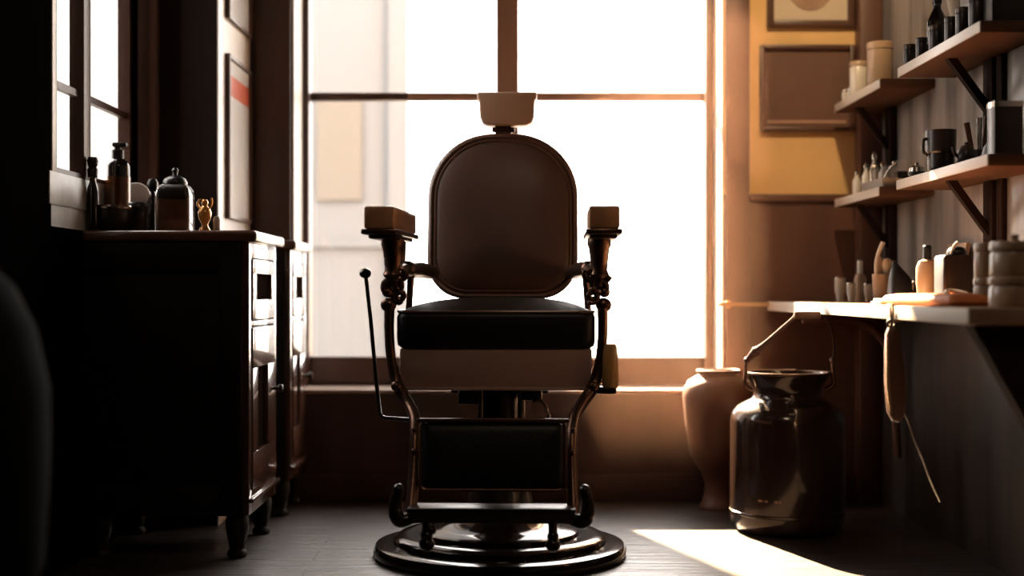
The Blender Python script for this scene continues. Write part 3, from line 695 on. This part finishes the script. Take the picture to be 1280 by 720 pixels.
t = thing('tall_tin', 'tall narrow dark tin at the near end of the near lower shelf', 'tin', (1.040, 2.87, .9384))
b = MB(); b.loops([[Vector((x, y, zz)) for x, y in rrect(.030, -.024, .024, .003, .003, 3)] for zz in (0, .100)]); b.build('tin_body', M['tin_dark'], t)
b = MB(); b.loops([[Vector((x, y, zz)) for x, y in rrect(.031, -.025, .025, .003, .003, 3)] for zz in (.100, .112)]); b.build('lid', M['steel'], t)
# far lower shelf : clear bottles
gl = [(1071, 4.06, .012, .075, 'leftmost'), (1083, 3.98, .013, .095, 'second from left'), (1093, 3.92, .012, .120, 'tallest'), (1104, 3.84, .014, .085, 'rightmost')]
pr = None
for i, (px, d, r, h, lab) in enumerate(gl):
    p = put(px, d, .9354)
    if p.x < 1.008: p.x = 1.008 + .004 * i; p.y = min(4.13, p.x * F / (px - CX))
    if pr is None:
        t = thing('glass_bottle', 'small clear glass bottle, ' + lab + ' on the far lower shelf', 'bottle', p, group='clear bottles on the far lower shelf')
        b = MB(); b.lathe([(0, 0), (.012, 0), (.013, .003), (.013, .045), (.006, .058), (.005, .066), (0, .066)], seg=20); b.build('glass_body', M['cream'], t)
        b = MB(); b.lathe([(0, .065), (.007, .065), (.008, .072), (.004, .078), (0, .080)], seg=14); b.build('stopper', M['steel'], t)
        pr = t
    else:
        dup(pr, p, 0, 'small clear glass bottle, ' + lab + ' on the far lower shelf', (r / .013, r / .013, h / .080))
t = thing('tray', 'low cream tray with tools in front of the clear bottles on the far lower shelf', 'tray', (1.03, 3.80, .9354))
b = MB(); b.loops([[Vector((x, y, zz)) for x, y in rrect(hx, -hy, hy, .008, .008, 4)] for hx, hy, zz in ((.022, .10, 0), (.030, .11, .024), (.027, .107, .024), (.020, .097, .003))]); b.build('tray_body', M['cream'], t)
b = MB(); b.tube([(-.01, -.06, .02), (.0, -.085, .05), (.01, -.10, .062)], .003, seg=8); b.ball((.011, -.102, .066), .008); b.build('razor', M['steel'], t); b = MB(); b.tube([(-.012, .04, .02), (-.012, .05, .06), (0, .05, .07), (.01, .045, .055)], .0035, seg=8); b.build('hook_tool', M['steel'], t)
tin('square_tin', 'low dark square tin at the near end of the far lower shelf', 'tin', 1120, 3.74, .935, .020, .045, M['tin_dark'], M['tin_dark'], square=True, xfix=1.075)

# ------------------------------------------------------------------ things on the counter
ZK = .6224
def cup(label, px, d, r, h, mat):
    t = thing('small_cup', label, 'cup', put(px, d, ZK), group='pale cups at the far end of the counter')
    b = MB(); b.lathe([(0, 0), (r * .62, 0), (r * .68, .004), (r * .80, h * .3), (r, h * .45), (r, h), (r * .88, h), (r * .85, h * .4), (0, h * .2)], seg=24); b.build('cup_body', mat, t)
    b = MB(); b.lathe([(r * .86, h - .002), (r * 1.04, h - .002), (r * 1.04, h + .002), (r * .86, h + .002)], seg=24); b.build('rim', M['steel'], t)
cup('pale footed cup, leftmost of the small things on the counter', 1050, 4.06, .016, .070, M['cream'])
cup('pale cup between the slim bottle and the brush jar', 1086, 3.88, .014, .050, M['cream'])
cup('small pale cup in front of the slim bottle on the counter', 1064, 3.86, .013, .052, M['cream'])
t = thing('slim_bottle', 'slim tan bottle with a long pale neck near the far end of the counter', 'bottle', put(1075, 3.98, ZK))
b = MB(); b.lathe([(0, 0), (.017, 0), (.018, .003), (.018, .065), (.014, .076), (.008, .082), (0, .082)], seg=24); b.build('bottle_body', M['stone_jar'], t)
b = MB(); b.lathe([(0, .081), (.0085, .081), (.0085, .115), (.006, .120), (0, .120)], seg=18); b.build('neck', M['cream'], t)
# brush jar
t = thing('brush_jar', 'tan jar crammed with brushes and one tall curved handle on the counter', 'brush jar', put(1104, 3.62, ZK))
b = MB(); b.lathe([(0, 0), (.024, 0), (.026, .004), (.029, .075), (.027, .075), (.024, .006), (0, .006)], seg=26); b.build('jar_body', M['stone_jar'], t)
b = MB(); b.tube([(-.012, 0, .02), (-.018, 0, .09), (-.014, 0, .125), (0, 0, .160)], [.006, .006, .006, .007], seg=10); b.build('handle', M['cream'], t)
for k, (dx, dy, tx, h, rr) in enumerate(((.004, -.01, .004, .105, .013), (.012, .004, .016, .100, .011), (-.004, .010, -.004, .110, .011))):
    b = MB(); ax = Vector((tx, 0, h)).normalized()
    b.lathe([(0, 0), (.004, 0), (.004, h * .55), (rr * .6, h * .62), (rr, h * .9), (rr * .7, h * 1.02), (0, h * 1.06)], (dx, dy, .008), 16, ax); b.build('shaving_brush', M['bristle'], t)
b = MB(); b.tube([(.016, -.016, .01), (.026, -.02, .05), (.036, -.022, .082)], [.004, .0045, .006], seg=8); b.build('comb', M['cream'], t)
# dark leather bag
t = thing('tool_pouch', 'dark slumped leather tool pouch between the brush jar and the tan bottle', 'pouch', put(1130, 3.44, ZK))
b = MB(); b.loops([[Vector((cx + x, y, zz)) for x, y in rrect(hx, -hy, hy, .010, .010, 4)] for cx, hx, hy, zz in ((0, .036, .03, 0), (0, .038, .032, .010), (-.004, .034, .028, .035), (-.012, .024, .02, .065), (-.020, .012, .012, .090), (-.024, .004, .006, .104))]); b.build('pouch_body', M['leather'], t, 60)
b = MB(); b.tube([(.018, -.02, .02), (.012, -.034, .05), (.020, -.036, .058), (.026, -.034, .046), (.022, -.03, .012)], .0032, seg=8); b.build('scissor_handle', M['steel'], t)
# mirror leaning on the wall
t = thing('hand_mirror', 'tan framed hand mirror leaning on the right wall behind the bottles', 'mirror', (1.105, 3.40, ZK), 0)
rm = Matrix.Rotation(math.radians(9), 3, 'Y')
b = MB(); b.box((-.006, -.075, 0), (.006, .075, .15), .004, rot=rm); b.build('mirror_frame', M['tin_tan'], t)
b = MB(); b.box((-.009, -.062, .014), (-.005, .062, .136), .001, rot=rm); b.build('mirror_glass', M['steel'], t)
# round tan bottle
t = thing('lotion_bottle', 'round-shouldered tan bottle with a dark neck on the counter', 'bottle', put(1159, 3.20, ZK))
b = MB(); b.lathe([(0, 0), (.018, 0), (.021, .005), (.026, .050), (.026, .085), (.020, .100), (.010, .105), (0, .105)], seg=28); b.build('bottle_body', M['stone_jar'], t)
b = MB(); b.lathe([(0, .104), (.010, .104), (.0095, .135), (.007, .138), (0, .138)], seg=18); b.build('neck', M['black_plastic'], t)
# dark canister
t = thing('tea_canister', 'square black canister with a rounded lid between tan bottle and stoneware jars', 'canister', put(1196, 2.98, ZK), .0)
b = MB(); b.loops([[Vector((x, y, zz)) for x, y in rrect(hx, -.036, .036, .006, .006, 4)] for hx, zz in ((.038, 0), (.040, .004), (.040, .102), (.036, .108))]); b.build('canister_body', M['leather'], t)
b = MB(); b.lathe([(0, .107), (.022, .107), (.022, .116), (.016, .124), (.008, .128), (0, .129)], seg=22); b.build('lid', M['black_plastic'], t)
b = MB(); b.tube([(-.016, -.012, .110), (-.010, -.014, .128), (-.002, -.014, .136)], .004, seg=8); b.build('clasp', M['cream'], t)
# rust leather wrap
t = thing('leather_roll', 'rust orange leather tool wrap lying flat on the counter', 'tool wrap', (.880, 2.82, ZK), math.radians(10))
b = MB(); b.loops([[Vector((x, y, zz)) for x, y in rrect(hx, -hy, hy, .018, .018, 5)] for hx, hy, zz in ((.050, .16, 0), (.054, .165, .008), (.047, .155, .020), (.030, .13, .025))]); b.build('wrap_body', M['rust_leather'], t, 60)
b = MB(); b.tube([(-.03, -.10, .024), (-.01, -.06, .029), (.01, -.05, .030), (.03, -.07, .024)], .004, seg=8); b.build('tie', M['cream'], t)
t = thing('folded_cloth', 'small pale green folded cloth at the far end of the rust leather wrap', 'cloth', (.868, 3.08, ZK), .1)
b = MB(); b.box((-.04, -.05, 0), (.04, .05, .007), .003); b.box((-.036, -.046, .007), (.034, .044, .013), .003); b.build('folded_layers', M['grey_plaster'], t)
# stoneware jars in two stacks
def stone(name, px, d, z, r, h, label, knob=False):
    t = thing(name, label, 'jar', put(px, d, z), group='stoneware jars stacked on the counter')
    b = MB(); b.lathe([(0, 0), (r * .93, 0), (r * .97, .003), (r * .97, h * .62), (r * .90, h * .70), (r * .86, h * .74), (0, h * .74)], seg=36); b.build('jar_body', M['stone_jar'], t)
    b = MB(); pr_ = [(0, h * .74), (r * .98, h * .74), (r, h * .78), (r, h * .94), (r * .94, h)]
    if knob: pr_ += [(r * .25, h), (r * .16, h + .005), (r * .2, h + .012), (0, h + .014)]
    else: pr_ += [(0, h)]
    b.lathe(pr_, seg=36); b.build('lid', M['stone_jar'], t)
    return t
stone('stoneware_jar', 1268, 2.50, ZK, .046, .056, 'wide low stoneware jar under the tall lidded jar at the near end of the counter')
stone('stoneware_jar', 1268, 2.50, ZK + .0566, .044, .064, 'wide stoneware jar with a knobbed lid, top of the nearer stack', True)
stone('stoneware_jar', 1232, 2.70, ZK, .0235, .056, 'small low stoneware jar, bottom of the slimmer stack beside the black canister')
stone('stoneware_jar', 1232, 2.70, ZK + .0566, .0225, .068, 'slim stoneware jar, top of the slimmer stack beside the black canister')

# ------------------------------------------------------------------ hanging strop
t = thing('razor_strop', 'brown razor strop hanging from the counter edge with a thin cord trailing down', 'strop', P(1114, 395, 2.83))
s = 1 / F * 2.83
def LP(px, py, dy=0): return Vector(((px - 1114) * s, dy, -(py - 395) * s))
b = MB(); b.tube([LP(1113, 384, -.004), LP(1114, 400), LP(1114, 412)], [.003, .003, .004], seg=8); b.tube([LP(1109, 404), LP(1114, 398), LP(1119, 404), LP(1114, 410)], .0025, closed=True, seg=8); b.build('hanging_loop', M['steel'], t)
pl = [(1107, 418), (1110, 410), (1118, 409), (1123, 415), (1125, 430), (1130, 460), (1131, 500), (1129, 520), (1124, 528), (1115, 526), (1109, 515), (1106, 480), (1106, 440)]
b = MB(); b.prism([(LP(a, c).x, LP(a, c).z) for a, c in pl], -.010, .008, 'y', .004); b.build('strop_pad', M['leather_back'], t)
pl = [(1106, 422), (1109, 422), (1110, 470), (1113, 515), (1110, 517), (1106, 480)]
b = MB(); b.prism([(LP(a, c).x, LP(a, c).z) for a, c in pl], -.013, -.008, 'y', .001); b.build('lit_edge', M['tin_tan'], t)  # tan strip paints the lit left side of the strop
b = MB(); b.tube([LP(1126, 505, .004), LP(1138, 530, .01), LP(1146, 552, .012), LP(1156, 575, .012), LP(1164, 598, .012), LP(1177, 628, .01)], [.0022, .0022, .003, .003, .0022, .002], seg=8); b.build('cord', M['steel'], t)

# ------------------------------------------------------------------ milk can
mc = thing('milk_can', 'big black enamelled churn with a swing handle standing under the counter', 'milk can', (.752, 3.715, 0))
R = .155
b = MB(); b.lathe([(0, 0), (.128, 0), (.140, .006), (.152, .024), (R, .040), (R, .300), (.150, .322), (.136, .338), (.115, .350), (.098, .358), (.092, .368), (.092, .382), (.098, .398), (.110, .418), (.112, .428), (.108, .430), (.102, .424), (.086, .390), (.084, .36), (.084, .30), (0, .30)], seg=72)
body = b.build('can_body', M['enamel_black'], mc, 50)
b = MB(); b.tube([(.112 * math.cos(a), .112 * math.sin(a), .429) for a in [2 * PI * k / 48 for k in range(48)]], .0040, seg=8, closed=True, smooth=False); b.build('rim', M['bronze'], body)
b = MB(); b.lathe([(.1545, .050), (.1572, .052), (.1572, .058), (.1545, .060)], seg=72, cap=False); b.build('foot_band', M['enamel_black'], body)
b = MB()
for k, (a, w_) in enumerate(((232, 3.2), (238, 2.2), (248, 2.6), (252, 1.6))):
    th = math.radians(a); c = Vector((.1558 * math.cos(th), .1558 * math.sin(th), .098)); rt = Matrix.Rotation(th + PI / 2, 3, 'Z')
    b.box(c - Vector((.004 * w_ / 2, .0008, .003)), c + Vector((.004 * w_ / 2, .0008, .003)), rot=rt)
b.build('stamped_mark', M['tin_tan'], body)
for sx in (-1, 1):
    b = MB(); b.tube([(sx * .100, -.02, .385), (sx * .120, -.025, .40), (sx * .118, -.028, .43), (sx * .116, -.03, .462)], [.006, .006, .005, .005], seg=10); b.ball((sx * .116, -.03, .466), .008)
    b.build('ear', M['bronze'], mc)
b = MB()
b.tube([(-.116, -.030, .462), (-.104, -.06, .485), (-.082, -.12, .515), (-.05, -.20, .560), (-.030, -.25, .588)], [.006, .010, .006, .0045, .0045], seg=10)
b.tube([(.116, -.030, .464), (.105, -.10, .50), (.075, -.19, .555), (.045, -.25, .588)], .003, seg=8)
b.ball((-.098, -.075, .492), .014, (1, .8, .9)); bl = b.build('bail_handle', M['bronze'], mc)
b = MB(); b.box((-.034, -.262, .580), (.034, -.240, .600), .005); b.build('hand_grip', M['post'], bl)

# ------------------------------------------------------------------ clay urn
t = thing('clay_urn', 'tall brown clay urn on a narrow foot below the window corner', 'urn', (.620, 4.085, 0))
b = MB(); b.lathe([(0, 0), (.058, 0), (.060, .008), (.050, .020), (.042, .045), (.040, .075), (.050, .105), (.070, .135), (.086, .165), (.094, .220), (.102, .280), (.107, .335), (.104, .362), (.090, .384), (.068, .396), (.060, .402), (.062, .412), (.058, .417), (.052, .408), (.050, .385), (0, .37)], seg=56)
ub = b.build('urn_body', M['clay'], t, 60)
b = MB(); b.tube([(.062 * math.cos(a), .062 * math.sin(a), .413) for a in [2 * PI * k / 36 for k in range(36)]], .005, seg=8, closed=True, smooth=False); b.build('rim', M['clay'], t)

# ------------------------------------------------------------------ waiting chair at the left edge, close to the viewer
t = thing('tub_chair', 'dark round-backed leather tub chair cut by the left edge in the dark', 'chair', (-.835, 1.80, 0))
b = MB(); lps = []
for z, hx, hy in ((.24, .19, .18), (.28, .205, .20), (.42, .213, .21), (.52, .212, .21), (.60, .195, .19), (.66, .165, .17), (.70, .12, .13), (.715, .06, .07)):
    lps.append([Vector((hx * math.cos(a), hy * math.sin(a), z)) for a in [2 * PI * k / 40 for k in range(40)]])
b.loops(lps); b.build('backrest', M['matte_leather'], t, 70)
b = MB(); b.loops([[Vector((hx * math.cos(a), -.16 + hy * math.sin(a), z)) for a in [2 * PI * k / 32 for k in range(32)]] for hx, hy, z in ((.17, .18, .26), (.18, .19, .28), (.18, .19, .40), (.16, .17, .43))]); b.build('seat', M['matte_leather'], t, 60)
for sx in (-1, 1):
    for sy in (-.24, .12):
        b = MB(); b.lathe([(0, 0), (.012, 0), (.02, .27), (0, .27)], (sx * .12, sy, 0), 14); b.build('leg', M['iron'], t)

# ------------------------------------------------------------------ light
sc = bpy.context.scene
wd = bpy.data.worlds.new('sky'); sc.world = wd; wd.use_nodes = True
bg = wd.node_tree.nodes['Background']; bg.inputs['Color'].default_value = (1, .92, .86, 1); bg.inputs['Strength'].default_value = 10
SUN = Vector((.30, -.95, -.62)).normalized()
sl = bpy.data.lights.new('sun', 'SUN'); sl.energy = 130; sl.angle = math.radians(.8); sl.color = (1, .72, .44)
so = bpy.data.objects.new('sun', sl); COL.objects.link(so); so.rotation_euler = SUN.to_track_quat('-Z', 'Y').to_euler(); so.location = (-1, 8, 5)
def portal(loc, sx, sy, d):
    l = bpy.data.lights.new('daylight_portal', 'AREA'); l.shape = 'RECTANGLE'; l.size = sx; l.size_y = sy; l.cycles.is_portal = True
    o = bpy.data.objects.new('daylight_portal', l); COL.objects.link(o); o.location = loc; o.rotation_euler = Vector(d).to_track_quat('-Z', 'Y').to_euler()
portal((0, YG + .03, 1.33), 1.34, 1.90, (0, -1, 0))
portal((XL - .04, 3.42, 1.6), .70, 1.4, (1, 0, 0))
# added unseen warm spot that brightens the ochre wall
pl_ = bpy.data.lights.new('ochre_fill', 'SPOT'); pl_.energy = 78; pl_.color = (1, .70, .40); pl_.spot_size = math.radians(38); pl_.spot_blend = .6; pl_.shadow_soft_size = .05
po = bpy.data.objects.new('ochre_fill', pl_); COL.objects.link(po); po.location = (.70, 2.9, 2.35)
po.rotation_euler = (Vector((.92, 4.25, 1.30)) - po.location).to_track_quat('-Z', 'Y').to_euler()

lp2 = bpy.data.lights.new('front_fill', 'AREA'); lp2.shape = 'DISK'; lp2.size = .5; lp2.energy = 5; lp2.color = (1, .72, .50)  # added unseen fill for the front of the chair
lo2 = bpy.data.objects.new('front_fill', lp2); COL.objects.link(lo2); lo2.location = (.15, 1.1, 2.5)
# haze
HAZE = True
if HAZE:
    m = bpy.data.materials.new('warm haze'); m.use_nodes = True; nt = m.node_tree; nt.nodes.clear()
    N = nt.nodes.new; K = nt.links.new
    o = N('ShaderNodeOutputMaterial'); v = N('ShaderNodeVolumeScatter'); tc = N('ShaderNodeTexCoord'); sp = N('ShaderNodeSeparateXYZ')
    v.inputs['Color'].default_value = (1, .55, .38, 1); v.inputs['Anisotropy'].default_value = .45
    K(tc.outputs['Object'], sp.inputs[0]); K(v.outputs[0], o.inputs['Volume'])
    def ramp(src, a, c, lo, hi):
        r = N('ShaderNodeMapRange'); r.interpolation_type = 'SMOOTHSTEP'
        for k_, v_ in zip(('From Min', 'From Max', 'To Min', 'To Max'), (a, c, lo, hi)): r.inputs[k_].default_value = v_
        K(sp.outputs[src], r.inputs['Value']); return r.outputs['Result']
    def op(kind, a, c):
        n = N('ShaderNodeMath'); n.operation = kind; K(a, n.inputs[0]); K(c, n.inputs[1]); return n.outputs[0]
    # density rises to the right to shape the glow beside the window
    K(op('MULTIPLY', ramp('X', -.5, .75, .006, .085), ramp('Z', 0, .5, .8, 1)), v.inputs['Density'])
    b = MB(); b.box((-.60, 3.93, .002), (1.068, YB - .038, 1.90)); h = b.build('haze', m)
    tag(h, 'thin haze shaped for the warm glow just inside the window and in the right corner', 'haze', kind='stuff')

# ------------------------------------------------------------------ camera
cam = bpy.data.cameras.new('camera'); co = bpy.data.objects.new('camera', cam); COL.objects.link(co)
co.location = (0, 0, EYE); co.rotation_euler = (PI / 2, 0, 0)
cam.sensor_width = 36; cam.lens = F / 1280 * 36; cam.shift_y = (CY - 360) / 1280; cam.clip_start = .02
cam.dof.use_dof = True; cam.dof.focus_distance = 3.25; cam.dof.aperture_fstop = 1.5
sc.camera = co
sc.view_settings.view_transform = 'Standard'; sc.view_settings.look = 'None'; sc.view_settings.gamma = 1; sc.view_settings.exposure = 0
sc.view_settings.use_curve_mapping = False
sc.cycles.use_denoising = True
sc.cycles.max_bounces = 8; sc.cycles.diffuse_bounces = 4; sc.cycles.volume_bounces = 1; sc.cycles.transparent_max_bounces = 12
sc.cycles.caustics_reflective = False; sc.cycles.caustics_refractive = False
sc.cycles.sample_clamp_indirect = 6
